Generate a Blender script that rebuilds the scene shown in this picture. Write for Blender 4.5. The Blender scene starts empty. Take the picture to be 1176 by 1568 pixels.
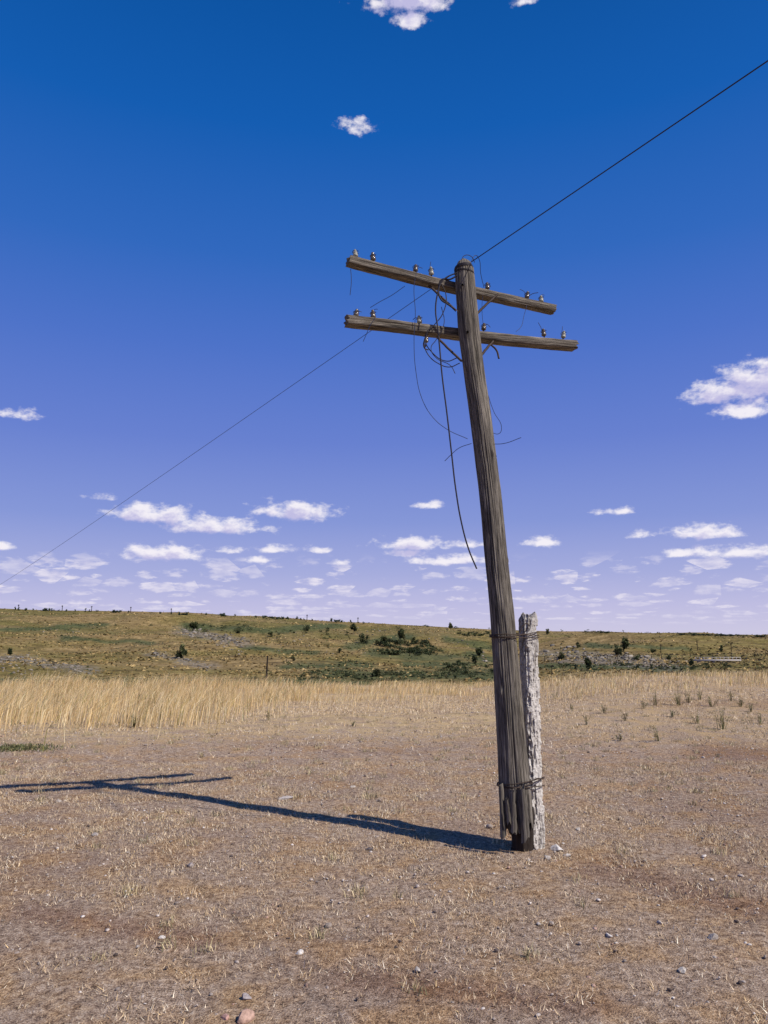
import bpy, bmesh, math, random
import numpy as np
from mathutils import Vector, Matrix
random.seed(7); rng=np.random.default_rng(11)
F=1132.0; PITCH=math.radians(9.1); CH=1.6
cp,sp=math.cos(PITCH),math.sin(PITCH)
scene=bpy.context.scene
def s2l(c):
    return tuple(((v/255)/12.92 if v/255<=0.04045 else ((v/255+0.055)/1.055)**2.4) for v in c)
# ---- survey helpers: photo sight line -> world -------------------------------------
def sight(px,py):
    x=(px-588)/F; y=(784-py)/F
    return np.array([x, cp-sp*y, sp+cp*y])
def P(px,py,yf):
    d=sight(px,py); t=yf/d[1]
    return Vector((d[0]*t, yf, CH+d[2]*t))
def depth(v): return v[1]*cp+(v[2]-CH)*sp
# ---- noise ---------------------------------------------------------------------------
def h2(ix,iy,s):
    v=np.sin(ix*127.1+iy*311.7+s*74.7)*43758.5453
    return v-np.floor(v)
def vn(x,y,s=0):
    x=np.asarray(x,float);y=np.asarray(y,float)
    ix=np.floor(x);iy=np.floor(y);fx=x-ix;fy=y-iy
    fx=fx*fx*(3-2*fx);fy=fy*fy*(3-2*fy)
    a=h2(ix,iy,s);b=h2(ix+1,iy,s);c=h2(ix,iy+1,s);d=h2(ix+1,iy+1,s)
    return (a*(1-fx)+b*fx)*(1-fy)+(c*(1-fx)+d*fx)*fy
def fbm(x,y,s=0,o=4):
    r=0;a=.5;t=0
    for i in range(o):
        r=r+a*vn(x*2**i+i*17.3,y*2**i+i*9.1,s+i);t+=a;a*=.5
    return r/t
def ss(x,a,b):
    t=np.clip((np.asarray(x,float)-a)/(b-a),0,1); return t*t*(3-2*t)
# ---- terrain height ------------------------------------------------------------------
SKX=[-400,0,200,400,540,650,750,900,1050,1176,1600]
SKY=[926,932,936,944,952,958,964,967,971,974,976]
EDX=[-400,0,300,600,800,1000,1176,1600]
EDY=[1052,1049,1049,1050,1047,1036,1030,1030]
def m_of(py): return np.tan(np.arctan((784-py)/F)+PITCH)
def H(x,y):
    x=np.asarray(x,float);y=np.asarray(y,float)
    r=np.hypot(x,y)+1e-6; az=np.arctan2(x,y)
    azc=np.clip(az,-.75,.75)
    fwd=r*np.cos(azc)
    px=588+F*np.tan(azc)*0.985
    zn=-0.48*ss(r,9,25)**1.3*(1-ss(np.degrees(azc),6,20))
    zn=zn+0.10*(fbm(x*.25,y*.25,3,3)-.5)*ss(r,6,12)+0.035*(fbm(x*1.3,y*1.3,5,3)-.5)
    u=np.log(np.maximum(r,65)/65)/math.log(420/65)
    uc=np.clip(u,0,1)
    S=np.interp(px,SKX,SKY);E=np.interp(px,EDX,EDY)
    n=fbm(x*.013+3,y*.013,21,4)-.5
    n2=fbm(x*.06,y*.06,31,3)-.5
    py=E+(S-E)*uc**.75+(n*92+n2*10)*np.sin(np.pi*uc)**.7+ (vn(px*.012,px*0,77)-.5)*2.2*uc
    # shallow valley running up between the two slopes
    py=py+12*np.exp(-((px-690-120*uc)/110)**2)*np.sin(np.pi*uc)
    py=py+np.maximum(u-1,0)*2.0
    zf=CH+fwd*m_of(py)
    zf=zf-2.6*np.sin(np.pi*np.clip((r-27)/38,0,1))**2
    b=ss(r,24,40)
    return zn*(1-b)+zf*b
TT_=np.geomspace(3,3500,520)
def hit(px,py):
    d=sight(px,py)
    q=TT_[:,None]*d[None];g=CH+q[:,2]-H(q[:,0],q[:,1])
    w=np.where(g<0)[0]
    if len(w) and w[0]>0:
        i=w[0];t=TT_[i-1]+(TT_[i]-TT_[i-1])*g[i-1]/(g[i-1]-g[i])
    elif len(w): t=TT_[0]
    else: t=420
    p=d*t; return Vector((p[0],p[1],float(H(p[0],p[1]))))
# ---- mesh helpers -----------------------------------------------------------------------
def link(o,parent=None):
    scene.collection.objects.link(o)
    if parent: o.parent=parent
    return o
def trimesh(name,V,T,col=None,mat=None,smooth=False,parent=None,uv=None):
    V=np.ascontiguousarray(V,dtype=np.float32);T=np.ascontiguousarray(T,dtype=np.int32)
    k=T.shape[1]
    me=bpy.data.meshes.new(name)
    me.vertices.add(len(V));me.vertices.foreach_set('co',V.ravel())
    me.loops.add(T.size);me.loops.foreach_set('vertex_index',T.ravel())
    me.polygons.add(len(T));me.polygons.foreach_set('loop_start',np.arange(0,T.size,k,dtype=np.int32))
    try: me.polygons.foreach_set('loop_total',np.full(len(T),k,dtype=np.int32))
    except Exception: pass
    if smooth: me.polygons.foreach_set('use_smooth',np.ones(len(T),dtype=bool))
    if uv is not None:
        l=me.uv_layers.new(name='UVMap');l.data.foreach_set('uv',np.ascontiguousarray(uv[T.ravel()],dtype=np.float32).ravel())
    me.update(calc_edges=True);me.validate()
    if col is not None:
        a=me.attributes.new('col','FLOAT_COLOR','POINT')
        c=np.ones((len(V),4),dtype=np.float32);c[:,:col.shape[1]]=col
        a.data.foreach_set('color',c.ravel())
    if mat: me.materials.append(mat)
    o=bpy.data.objects.new(name,me)
    return link(o,parent)
def empty(name,loc=(0,0,0)):
    e=bpy.data.objects.new(name,None);e.location=loc;e.empty_display_size=.2
    scene.collection.objects.link(e);return e
def grid_faces(nr,nc,closed=True):
    i=np.arange(nr-1)[:,None];j=np.arange(nc if closed else nc-1)[None,:]
    j2=(j+1)%nc
    return np.stack([i*nc+j,i*nc+j2,(i+1)*nc+j2,(i+1)*nc+j],-1).reshape(-1,4)
def icos(sub=1):
    t=(1+5**.5)/2
    v=[(-1,t,0),(1,t,0),(-1,-t,0),(1,-t,0),(0,-1,t),(0,1,t),(0,-1,-t),(0,1,-t),(t,0,-1),(t,0,1),(-t,0,-1),(-t,0,1)]
    f=[(0,11,5),(0,5,1),(0,1,7),(0,7,10),(0,10,11),(1,5,9),(5,11,4),(11,10,2),(10,7,6),(7,1,8),(3,9,4),(3,4,2),(3,2,6),(3,6,8),(3,8,9),(4,9,5),(2,4,11),(6,2,10),(8,6,7),(9,8,1)]
    v=[np.array(a)/np.linalg.norm(a) for a in v]
    for _ in range(sub):
        nf=[];c={}
        def mid(a,b):
            k=(min(a,b),max(a,b))
            if k not in c:
                m=v[a]+v[b];v.append(m/np.linalg.norm(m));c[k]=len(v)-1
            return c[k]
        for a,b,d in f:
            x,y,z=mid(a,b),mid(b,d),mid(d,a);nf+=[(a,x,z),(b,y,x),(d,z,y),(x,y,z)]
        f=nf
    return np.array(v),np.array(f)
# ---- materials -----------------------------------------------------------------------------
def newmat(name):
    m=bpy.data.materials.new(name);m.use_nodes=True;nt=m.node_tree
    b=nt.nodes['Principled BSDF'];b.inputs['Roughness'].default_value=.9
    b.inputs['Specular IOR Level'].default_value=.2
    return m,nt,b
class NB:
    def __init__(s,nt): s.nt=nt
    def n(s,t,**k):
        x=s.nt.nodes.new(t)
        for a,v in k.items(): setattr(x,a,v)
        return x
    def put(s,sock,v):
        if isinstance(v,bpy.types.NodeSocket): s.nt.links.new(v,sock)
        else: sock.default_value=v
    def math(s,op,a,b=0.0,c=None,clamp=False):
        x=s.n('ShaderNodeMath',operation=op);x.use_clamp=clamp
        s.put(x.inputs[0],a);s.put(x.inputs[1],b)
        if c is not None:s.put(x.inputs[2],c)
        return x.outputs[0]
    def vm(s,op,a,b=None,c=None):
        x=s.n('ShaderNodeVectorMath',operation=op);s.put(x.inputs[0],a)
        if b is not None:s.put(x.inputs[1],b)
        if c is not None:s.put(x.inputs[2],c)
        return x.outputs['Value'] if op in('LENGTH','DOT_PRODUCT') else x.outputs[0]
    def noise(s,vec,scale,detail=4,rough=.6):
        x=s.n('ShaderNodeTexNoise');s.put(x.inputs['Vector'],vec)
        x.inputs['Scale'].default_value=scale;x.inputs['Detail'].default_value=detail;x.inputs['Roughness'].default_value=rough
        return x.outputs['Fac']
    def mix(s,f,a,b,bt='MIX'):
        x=s.n('ShaderNodeMix',data_type='RGBA',blend_type=bt)
        s.put(x.inputs[0],f);s.put(x.inputs[6],a if not isinstance(a,tuple) else (*a[:3],1));s.put(x.inputs[7],b if not isinstance(b,tuple) else (*b[:3],1))
        return x.outputs[2]
    def mr(s,v,a,b,c=0,d=1,smooth=False):
        x=s.n('ShaderNodeMapRange');x.interpolation_type='SMOOTHSTEP' if smooth else 'LINEAR'
        s.put(x.inputs['Value'],v)
        for i,q in enumerate((a,b,c,d)): s.put(x.inputs[i+1],q)
        return x.outputs['Result']
    def ramp(s,f,stops):
        x=s.n('ShaderNodeValToRGB');s.put(x.inputs[0],f);e=x.color_ramp.elements
        while len(e)<len(stops): e.new(.5)
        for i,(p,c) in enumerate(stops): e[i].position=p;e[i].color=(*c,1)
        return x.outputs[0]
    def bump(s,h,strength,dist,target):
        x=s.n('ShaderNodeBump');s.put(x.inputs['Height'],h);x.inputs['Strength'].default_value=strength;x.inputs['Distance'].default_value=dist
        s.nt.links.new(x.outputs[0],target)
def colmat(name,rough=.9,transl=0.0):
    m,nt,b=newmat(name);k=NB(nt)
    a=k.n('ShaderNodeAttribute',attribute_name='col')
    nt.links.new(a.outputs['Color'],b.inputs['Base Color']);b.inputs['Roughness'].default_value=rough
    if transl>0:
        t=k.n('ShaderNodeBsdfTranslucent');nt.links.new(a.outputs['Color'],t.inputs[0])
        mx=k.n('ShaderNodeMixShader');mx.inputs[0].default_value=transl
        nt.links.new(b.outputs[0],mx.inputs[1]);nt.links.new(t.outputs[0],mx.inputs[2])
        nt.links.new(mx.outputs[0],nt.nodes['Material Output'].inputs[0])
    return m
M_grass=colmat('dry_grass_mat',.85,0)
M_leaf=colmat('leaf_mat',.7,.2)
def stone_mat(name,pit=60,tint=1):
    m,nt,b=newmat(name);k=NB(nt)
    a=k.n('ShaderNodeAttribute',attribute_name='col').outputs['Color']
    tc=k.n('ShaderNodeTexCoord').outputs['Object']
    n=k.noise(tc,pit,5,.7)
    c=k.mix(1.0,a,k.ramp(n,[(.3,(.5,.47,.45)),(.6,(1.05,1.03,1))]),'MULTIPLY')
    nt.links.new(c,b.inputs['Base Color']);k.bump(n,.6,.01,b.inputs['Normal'])
    return m
M_stone=stone_mat('stone_mat',60)
M_rock=stone_mat('rock_mat',1.5)
def wood_mat(name,dark,mid,light,along=1.6,across=70):
    m,nt,b=newmat(name);k=NB(nt)
    uv=k.n('ShaderNodeUVMap',uv_map='UVMap').outputs[0]
    g1=k.noise(k.vm('MULTIPLY',uv,(across,along*1.6,1)),1,6,.74)
    g2=k.noise(k.vm('MULTIPLY',uv,(across*3.5,along*4,1)),1,4,.65)
    big=k.noise(k.vm('MULTIPLY',uv,(9,1.6,1)),1,4,.6)
    blot=k.noise(k.vm('MULTIPLY',uv,(40,9,1)),1,5,.7)
    v=k.math('ADD',k.math('MULTIPLY',g1,.55),k.math('MULTIPLY',g2,.45))
    c=k.ramp(v,[(.39,dark),(.48,mid),(.62,light)])
    c=k.mix(1.0,c,k.ramp(big,[(.3,(.55,.53,.52)),(.7,(1.2,1.18,1.15))]),'MULTIPLY')
    c=k.mix(k.mr(blot,.58,.70,0,.6),c,tuple(x*.35 for x in mid))
    nt.links.new(c,b.inputs['Base Color'])
    k.bump(v,.9,.007,b.inputs['Normal'])
    return m
M_wood=wood_mat('weathered_wood',(.015,.013,.012),(.105,.092,.078),(.34,.305,.26))
M_arm=wood_mat('weathered_arm_wood',(.010,.009,.008),(.070,.058,.046),(.46,.41,.34),1.5,110)
def flatmat(name,col,rough=.6,metal=0,var=.3,scale=40):
    m,nt,b=newmat(name);k=NB(nt)
    tc=k.n('ShaderNodeTexCoord').outputs['Object'];n=k.noise(tc,scale,4)
    c=k.mix(n,tuple(x*(1-var) for x in col),tuple(min(1,x*(1+var)) for x in col))
    nt.links.new(c,b.inputs['Base Color']);b.inputs['Roughness'].default_value=rough;b.inputs['Metallic'].default_value=metal
    return m
M_wire=flatmat('old_wire',(.035,.03,.035),.6,.3)
M_thin=flatmat('thin_wire',(.03,.04,.09),.5,.3)
M_iron=flatmat('rusty_iron',(.07,.05,.04),.8,.3,.5)
M_cer=flatmat('insulator_ceramic',(.13,.10,.07),.15,0,.6,60)
M_cer.node_tree.nodes['Principled BSDF'].inputs['Specular IOR Level'].default_value=.7
M_cer2=flatmat('insulator_glazed_white',(.34,.33,.27),.15,0,.4,60)
M_char=flatmat('rotten_wood',(.03,.022,.018),.95,0,.6,50)
# ---- ground ----------------------------------------------------------------------------------
fine=np.radians(np.arange(-34,34.01,.22));co=np.radians(np.arange(36,325,3.0))
azs=np.concatenate([fine,co]);nc=len(azs)
rs=np.concatenate([np.linspace(.3,2.6,8),np.geomspace(2.8,30,200),np.geomspace(30.6,62,40),np.geomspace(63,460,230),np.geomspace(480,6000,30)])
R,A=np.meshgrid(rs,azs,indexing='ij')
X=R*np.sin(A);Y=R*np.cos(A);Z=H(X,Y)
Z=Z+(fbm(X*7,Y*7,9,3)-.5)*.03*(R<12)
V=np.stack([X,Y,Z],-1).reshape(-1,3)
V=np.vstack([V,[[0,0,float(H(.01,.01))]]])
T=grid_faces(len(rs),nc)[:, ::-1]
# vegetation map: hill / green / (straw near | rubble far) / track
azf=np.arctan2(V[:,0],V[:,1]);rf=np.hypot(V[:,0],V[:,1])
hill=ss(rf,26,40)
def proj(V):
    dz=V[:,2]-CH;dp=V[:,1]*cp+dz*sp;dp=np.where(dp>.1,dp,.1)
    return 588+F*V[:,0]/dp, 784-F*(-V[:,1]*sp+dz*cp)/dp
GS=[((290,960),(400,966),5),((400,966),(520,960),4),((380,992),(480,1000),4),((575,1000),(690,1006),7),((0,1042),(560,1044),4),((500,1032),(770,1034),8),((690,978),(760,992),5),((830,1020),(1060,1023),4),
    ((540,990),(620,975),5),((620,1016),(740,1018),4),((100,978),(230,984),3),((900,988),(1050,994),2.5),((440,1022),(560,1018),5),((0,965),(160,958),3),((720,1004),(765,1012),6)]
RS_=[((0,1008),(60,1012),5),((40,1012),(140,1028),5),((280,968),(375,984),5),((235,1002),(320,1020),5),((832,1000),(1000,1012),5),((850,1010),(1030,1020),5)]
def segm(PX,PY,L,soft):
    o=np.zeros(len(PX))
    jit=(fbm(PX*.03,PY*.12,141,3)-.5)*10
    for a,b,w in L:
        ax,ay=a;bx,by=b;t=np.clip(((PX-ax)*(bx-ax)+(PY-ay)*(by-ay))/((bx-ax)**2+(by-ay)**2),0,1)
        d=np.hypot((PX-ax-t*(bx-ax))*.35,PY+jit-ay-t*(by-ay))
        o=np.maximum(o,1-ss(d,w*(1-soft),w*(1+soft)))
    return o
PXv,PYv=proj(V)
band=ss(fbm(V[:,0]*.010+9,V[:,1]*.010,40,4),.50,.64)*ss(rf,50,90)
greenm=np.clip(segm(PXv,PYv,GS,.7)*.92+band*.28,0,1)*hill
rubble=segm(PXv,PYv,RS_,.8)*hill
straw=ss(rf,10.5,13.5)*(1-ss(rf,27,32))*np.where(V[:,0]>2.2,.6,1)
third=np.where(hill>.5,rubble,straw)
track=segm(PXv,PYv,[((1010,1074),(1176,1080),6),((1176,1080),(1400,1090),9),((1090,1150),(1250,1160),14),((560,1500),(900,1540),18),((60,1400),(300,1440),16),((930,1330),(1150,1390),18)],.8)*(1-hill)*(V[:,1]>1)
colr=np.stack([hill,greenm,third,track],-1)
def ground_material():
    m,nt,b=newmat('dry_steppe_ground');k=NB(nt)
    tc=k.n('ShaderNodeTexCoord').outputs['Object']
    at=k.n('ShaderNodeAttribute',attribute_name='col');sep=k.n('ShaderNodeSeparateColor');nt.links.new(at.outputs['Color'],sep.inputs[0])
    big=k.noise(tc,.45,3,.6);midn=k.noise(tc,2.3,4,.65);fi=k.noise(tc,24,5,.75);vf=k.noise(tc,110,3,.7)
    v=k.math('ADD',k.math('MULTIPLY',fi,.5),k.math('MULTIPLY',vf,.5))
    c=k.ramp(v,[(.39,(.085,.058,.042)),(.475,(.31,.212,.148)),(.555,(.52,.385,.275)),(.66,(.80,.67,.54))])
    c=k.mix(k.mr(midn,.45,.62,0,.8),c,k.mix(1.0,c,(1.10,.95,.68),'MULTIPLY'))
    c=k.mix(k.mr(big,.46,.64,0,.7),c,k.mix(1.0,c,(.80,.75,.74),'MULTIPLY'))
    c=k.mix(k.math('MULTIPLY',at.outputs['Alpha'],.6),c,k.mix(1.0,c,(.62,.48,.42),'MULTIPLY'))
    c=k.mix(k.math('MULTIPLY',k.math('MULTIPLY',sep.outputs[2],k.math('SUBTRACT',1.0,sep.outputs[0])),k.mr(midn,.35,.6,.15,.8)),c,k.mix(v,(.38,.26,.12),(.78,.58,.31)))
    h1=k.noise(tc,.035,4,.6);h2_=k.noise(tc,.35,5,.7);h3=k.noise(tc,1.8,4,.7)
    hv=k.math('ADD',k.math('MULTIPLY',h2_,.5),k.math('MULTIPLY',h3,.5))
    hc=k.ramp(hv,[(.36,(.075,.052,.02)),(.5,(.225,.153,.06)),(.64,(.44,.31,.14))])
    hc=k.mix(k.mr(h1,.42,.58,0,.75),hc,k.mix(1.0,hc,(.60,.70,.42),'MULTIPLY'))
    gc=k.ramp(hv,[(.36,(.028,.036,.014)),(.5,(.075,.083,.03)),(.64,(.17,.16,.062))])
    hc=k.mix(sep.outputs[1],hc,gc)
    hc=k.mix(k.math('MULTIPLY',sep.outputs[2],k.mr(h3,.40,.6,.1,.85)),hc,k.mix(h3,(.06,.052,.042),(.34,.30,.26)))
    c=k.mix(sep.outputs[0],c,hc)
    nt.links.new(c,b.inputs['Base Color']);b.inputs['Roughness'].default_value=.95;b.inputs['Specular IOR Level'].default_value=.1
    k.bump(v,1.0,.035,b.inputs['Normal'])
    return m
ground=trimesh('ground',V,T,colr,ground_material(),True)
bm=bmesh.new();bm.from_mesh(ground.data);bm.verts.ensure_lookup_table()
for j in range(nc): bm.faces.new((bm.verts[len(V)-1],bm.verts[(j+1)%nc],bm.verts[j]))
bm.to_mesh(ground.data);bm.free()
# ---- generic blades ------------------------------------------------------------------------------
def blades(name,x,y,h,w,lean,col,mat,azm=None,two=True,z=None,curve=.5):
    n=len(x);z=H(x,y)-.005 if z is None else z
    a=rng.uniform(0,2*np.pi,n);la=rng.uniform(0,2*np.pi,n) if azm is None else azm
    base=np.stack([x,y,z],-1);sd=np.stack([np.cos(a),np.sin(a),0*a],-1)*w[:,None]/2
    ld=np.stack([np.cos(la),np.sin(la),0*la],-1)
    up=np.array([0,0,1.])
    tip=base+ld*(h*np.sin(lean))[:,None]+up*(h*np.cos(lean))[:,None]
    if not two:
        V=np.stack([base-sd,base+sd,tip],1).reshape(-1,3);T=np.arange(3*n).reshape(-1,3);m=3
    else:
        l2=lean*curve
        md=base+ld*(.55*h*np.sin(l2))[:,None]+up*(.55*h*np.cos(l2))[:,None]
        V=np.stack([base-sd,base+sd,md-sd*.8,md+sd*.8,tip],1).reshape(-1,3)
        o=np.arange(n)[:,None]*5
        T=np.concatenate([o+np.array([[0,1,3]]),o+np.array([[0,3,2]]),o+np.array([[2,3,4]])],0);m=5
    C=np.repeat(col,m,axis=0)
    return trimesh(name,V,T,C,mat)
def pick(n,pal,p,var=.25):
    pal=np.array(pal);p=np.array(p)/np.sum(p);c=pal[rng.choice(len(pal),n,p=p)]
    return np.clip(c*rng.uniform(1-var,1+var,(n,1)),0,1)
def wedge(n,y0,y1,k=.58,m=.7):
    y=y0+(y1-y0)*np.sqrt(rng.random(n)) if y1/y0>2 else rng.uniform(y0,y1,n)
    x=rng.uniform(-1,1,n)*(k*y+m);return x,y
pal=[(.72,.56,.37),(.56,.42,.27),(.40,.285,.18),(.86,.74,.56),(.12,.085,.06),(.66,.47,.24)]
x,y=wedge(400000,2.4,9.5)
keep=rng.random(len(x))<(.12+.88*ss(fbm(x*1.8,y*1.8,51,4)*.6+fbm(x*9,y*9,52,2)*.4,.42,.58))
x,y=x[keep],y[keep];n=len(x)
blades('dry_grass',x,y,rng.uniform(.012,.045,n),rng.uniform(.002,.006,n),rng.uniform(.3,1.4,n),pick(n,pal,[.25,.22,.18,.12,.18,.07]),M_grass,two=False)
x,y=wedge(190000,9.3,24,.58,1.5)
keep=rng.random(len(x))<(.12+.88*ss(fbm(x*1.1,y*1.1,53,4),.42,.6));x,y=x[keep],y[keep];n=len(x)
blades('dry_grass',x,y,rng.uniform(.02,.07,n),rng.uniform(.006,.015,n),rng.uniform(.3,1.3,n),pick(n,pal,[.26,.24,.16,.12,.12,.10]),M_grass,two=False)
tx,ty=wedge(460,3,16);tn=26
x=np.repeat(tx,tn)+rng.normal(0,.03,460*tn);y=np.repeat(ty,tn)+rng.normal(0,.03,460*tn);n=len(x)
blades('dry_grass',x,y,rng.uniform(.03,.08,n),rng.uniform(.003,.006,n),rng.uniform(.1,1.1,n),pick(n,[(.42,.34,.19),(.18,.16,.085),(.62,.50,.31)],[.45,.3,.25]),M_grass)
# golden tall grass -----------------------------------------------------------------------------
def lowpx(px): return np.interp(px,[-300,0,100,200,340,430,520,750,830,930,1010,1176,1400],[1142,1136,1134,1122,1110,1086,1071,1068,1070,1074,1062,1056,1058])
M_gold=colmat('golden_grass_mat',.8,.3)
def gold(n0,hmin,hmax,name):
    x,y=wedge(n0,9.5,29,.62,2)
    px=588+F*x/y;zz=H(x,y)
    mrel=(zz-CH)/y;py=784-F*np.tan(np.arctan(mrel)-PITCH)
    cl=fbm(x*.9,y*.9,61,4);c2=fbm(x*3.2,y*3.2,62,2)
    d=lowpx(px)-py+(cl-.5)*34
    den=ss(d,-4,16)*ss(cl*.55+c2*.45,.38,.58)
    den=np.maximum(den,.05*ss(d,-30,0))
    den*=np.where(px>760,.42,1.0)*np.where((px>520)&(px<=760),.8,1.0)
    keep=(rng.random(n0)<den)&(py>1010)
    x,y=x[keep],y[keep];px=px[keep];n=len(x)
    sc=np.interp(px,[0,350,520,800,1176],[1.05,.95,.64,.44,.50])
    h=rng.uniform(hmin,hmax,n)*sc*(.45+1.1*fbm(x*.7,y*.7,64,3))
    col=pick(n,[(.82,.62,.33),(.68,.48,.22),(.92,.75,.46),(.44,.32,.13),(.30,.28,.09)],[.34,.28,.20,.12,.06],.2)
    blades(name,x,y,h,rng.uniform(.006,.013,n),rng.uniform(.1,1.0,n),col,M_gold,azm=rng.normal(.3,.9,n),curve=.35)
gold(120000,.30,.64,'tall_golden_grass')
# ---- pebbles ---------------------------------------------------------------------------------
iv,it=icos(0)
def pebbles(name,x,y,s,pal,p,sink=.25):
    n=len(x)
    sc=s[:,None]*rng.uniform(.6,1.3,(n,3))*np.array([1,1,.6])
    vv=iv[None]*(1+rng.uniform(-.22,.22,(n,12,1)))*sc[:,None,:]
    a=rng.uniform(0,6.28,n);ca,sa=np.cos(a)[:,None],np.sin(a)[:,None]
    vx=vv[...,0]*ca-vv[...,1]*sa;vy=vv[...,0]*sa+vv[...,1]*ca
    z=H(x,y)+s*sink
    V=np.stack([vx+x[:,None],vy+y[:,None],vv[...,2]+z[:,None]],-1).reshape(-1,3)
    T=(it[None]+12*np.arange(n)[:,None,None]).reshape(-1,3)
    return trimesh(name,V,T,np.repeat(pick(n,pal,p),12,axis=0),M_stone)
spal=[(.50,.43,.38),(.36,.30,.26),(.66,.60,.55),(.42,.28,.22),(.13,.10,.09)]
x,y=wedge(20000,2.4,13);pebbles('gravel',x,y,.003+.010*rng.random(len(x))**3,spal,[.34,.25,.14,.11,.18])
x,y=wedge(420,2.6,20);pebbles('gravel',x,y,.010+.02*rng.random(len(x))**3,spal,[.34,.28,.06,.12,.20])
iv2,it2=icos(3)
def rock(name,loc,sz,col,seed,mat=M_stone,rot=0,parent=None):
    v=iv2.copy()
    for k_ in range(9):
        rr=np.random.default_rng(seed*31+k_);nrm=rr.normal(size=3);nrm/=np.linalg.norm(nrm);dd=rr.uniform(.45,.8)
        t=v@nrm;v=v-np.outer(np.maximum(t-dd,0),nrm)
    v*=(1+.16*(fbm(v[:,0]*3+seed,v[:,1]*3+v[:,2]*2,seed,4)-.5))[:,None]
    v=v*np.array(sz);c,s=math.cos(rot),math.sin(rot)
    v=np.stack([v[:,0]*c-v[:,1]*s,v[:,0]*s+v[:,1]*c,v[:,2]],-1)
    o=trimesh(name,v,it2,np.tile(np.array([col]),(len(v),1)),mat,False,parent)
    o.location=loc;return o
for i,(px,py,w,h,c) in enumerate([(458,1461,.028,.018,(.66,.62,.58)),(438,1223,.09,.015,(.56,.5,.45)),(852,1300,.075,.022,(.70,.66,.62)),(868,1310,.03,.012,(.6,.56,.52)),
   (375,1562,.045,.03,(.5,.33,.26)),(345,1560,.025,.018,(.5,.3,.25)),(377,1530,.025,.02,(.36,.32,.32)),(248,1437,.02,.012,(.6,.56,.52)),(932,1434,.03,.012,(.62,.58,.54)),(1090,1436,.035,.02,(.4,.36,.33)),
   (565,1302,.035,.02,(.12,.1,.1)),(292,1326,.03,.02,(.35,.3,.28)),(838,1314,.03,.02,(.5,.46,.42)),(810,1318,.02,.012,(.45,.42,.4)),(1045,1487,.03,.015,(.5,.45,.4)),(640,1487,.022,.015,(.5,.45,.4)),
   (541,1206,.035,.02,(.5,.45,.4)),(886,1272,.03,.02,(.5,.45,.4)),(1010,1413,.02,.01,(.55,.5,.46)),(145,1280,.03,.02,(.45,.4,.36)),(90,1228,.03,.02,(.45,.4,.36))]):
    p=hit(px,py);rock('stone',(p.x,p.y,p.z+h*.3),(w,w*.7,h),c,i+3,rot=i)
# ---- utility pole ------------------------------------------------------------------------------
pole=empty('utility_pole',(1.02,5.75,0))
bpy.context.view_layer.update()
def pl(o):
    o.parent=pole;o.matrix_parent_inverse=Matrix.Translation(pole.location).inverted();return o
prof=[(397,710,3),(402,710,9),(412,710.5,13.5),(430,711.5,14.5),(500,717,16),(560,724.5,15.7),(650,737.5,15.8),(750,750,16.2),(850,759.5,17.5),(950,769.5,18.7),(1050,777,20),(1150,783.5,21.7),(1200,787,23.2),(1262,791.5,25.5),(1280,792.5,26)]
axis=[];rad=[]
for py,px,hw in prof:
    yf=5.75+.20*(1284-py)/884
    p=P(px,py,yf);axis.append(p);rad.append(hw*depth(p)/F)
axis=np.array([list(a) for a in axis])[::-1];rad=np.array(rad)[::-1]
zz=axis[:,2]
def pc(z): return np.array([np.interp(z,zz,axis[:,0]),np.interp(z,zz,axis[:,1])])
def pr(z): return np.interp(z,zz,rad)
nr,nt_=620,160
zl=np.concatenate([np.linspace(zz[0],zz[-3],nr-40),np.linspace(zz[-3],zz[-1],41)[1:]]);nr=len(zl)
th=np.linspace(0,2*np.pi,nt_,endpoint=False)+np.pi/2
ZL,TH=np.meshgrid(zl,th,indexing='ij');thn=(TH-np.pi/2)
def sm(f,z): 
    return sum(f(z+o) for o in (-.12,-.06,0,.06,.12))/5
AX=sm(lambda q:np.interp(q,zz,axis[:,0]),ZL);AY=sm(lambda q:np.interp(q,zz,axis[:,1]),ZL);RR=np.interp(ZL,zz,rad)
g=(fbm(thn*11,ZL*1.0,71,3)-.5)*.011+(fbm(thn*30,ZL*1.8,72,2)-.5)*.007+(fbm(thn*1.3,ZL*1.1,73,3)-.5)*.018
for i in range(90):
    a0=rng.uniform(0,2*np.pi);z0=rng.uniform(-.1,4.5);L=rng.uniform(.3,1.8);dp=rng.uniform(.010,.03);wd=rng.uniform(.02,.045)
    ac=a0+.05*(vn(ZL*1.5+i*7,ZL*0,80+i)-.5)*2
    dd=np.abs((thn-ac+np.pi)%(2*np.pi)-np.pi)
    g=g-dp*np.clip(1-dd/wd,0,1)*ss(ZL,z0,z0+.2)*(1-ss(ZL,z0+L-.2,z0+L))
for i in range(9):
    a0=rng.uniform(np.pi*.5,np.pi*1.6);z0=rng.uniform(.6,4.3);dd=np.abs((thn-a0+np.pi)%(2*np.pi)-np.pi)*.12
    g=g+.010*np.exp(-((dd/.02)**2+((ZL-z0)/.03)**2))
g=np.maximum(g,-.04)
for a0,wd in ((2.5,.10),(3.0,.07),(3.45,.12),(3.9,.08),(2.1,.1)):
    dd=np.abs(thn-a0-.06*(vn(ZL*5,ZL*0,int(a0*100))-.5));op=1-ss(ZL,zz[0]+.05,zz[0]+.55)
    g=g-.045*np.clip(1-dd/(wd*(.3+op)),0,1)*op
RR2=np.maximum(RR+g*ss(RR,.02,.06),.004)
rag=.10*fbm(thn*3.2,thn*0+2,91,3)**1.5+.09*vn(thn*7,thn*0,92)**2
ZR=np.where(ZL<zz[0]+.35,zz[0]+.35-(zz[0]+.35-ZL)*(1-np.clip(rag/.35,0,.8)),ZL)
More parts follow.
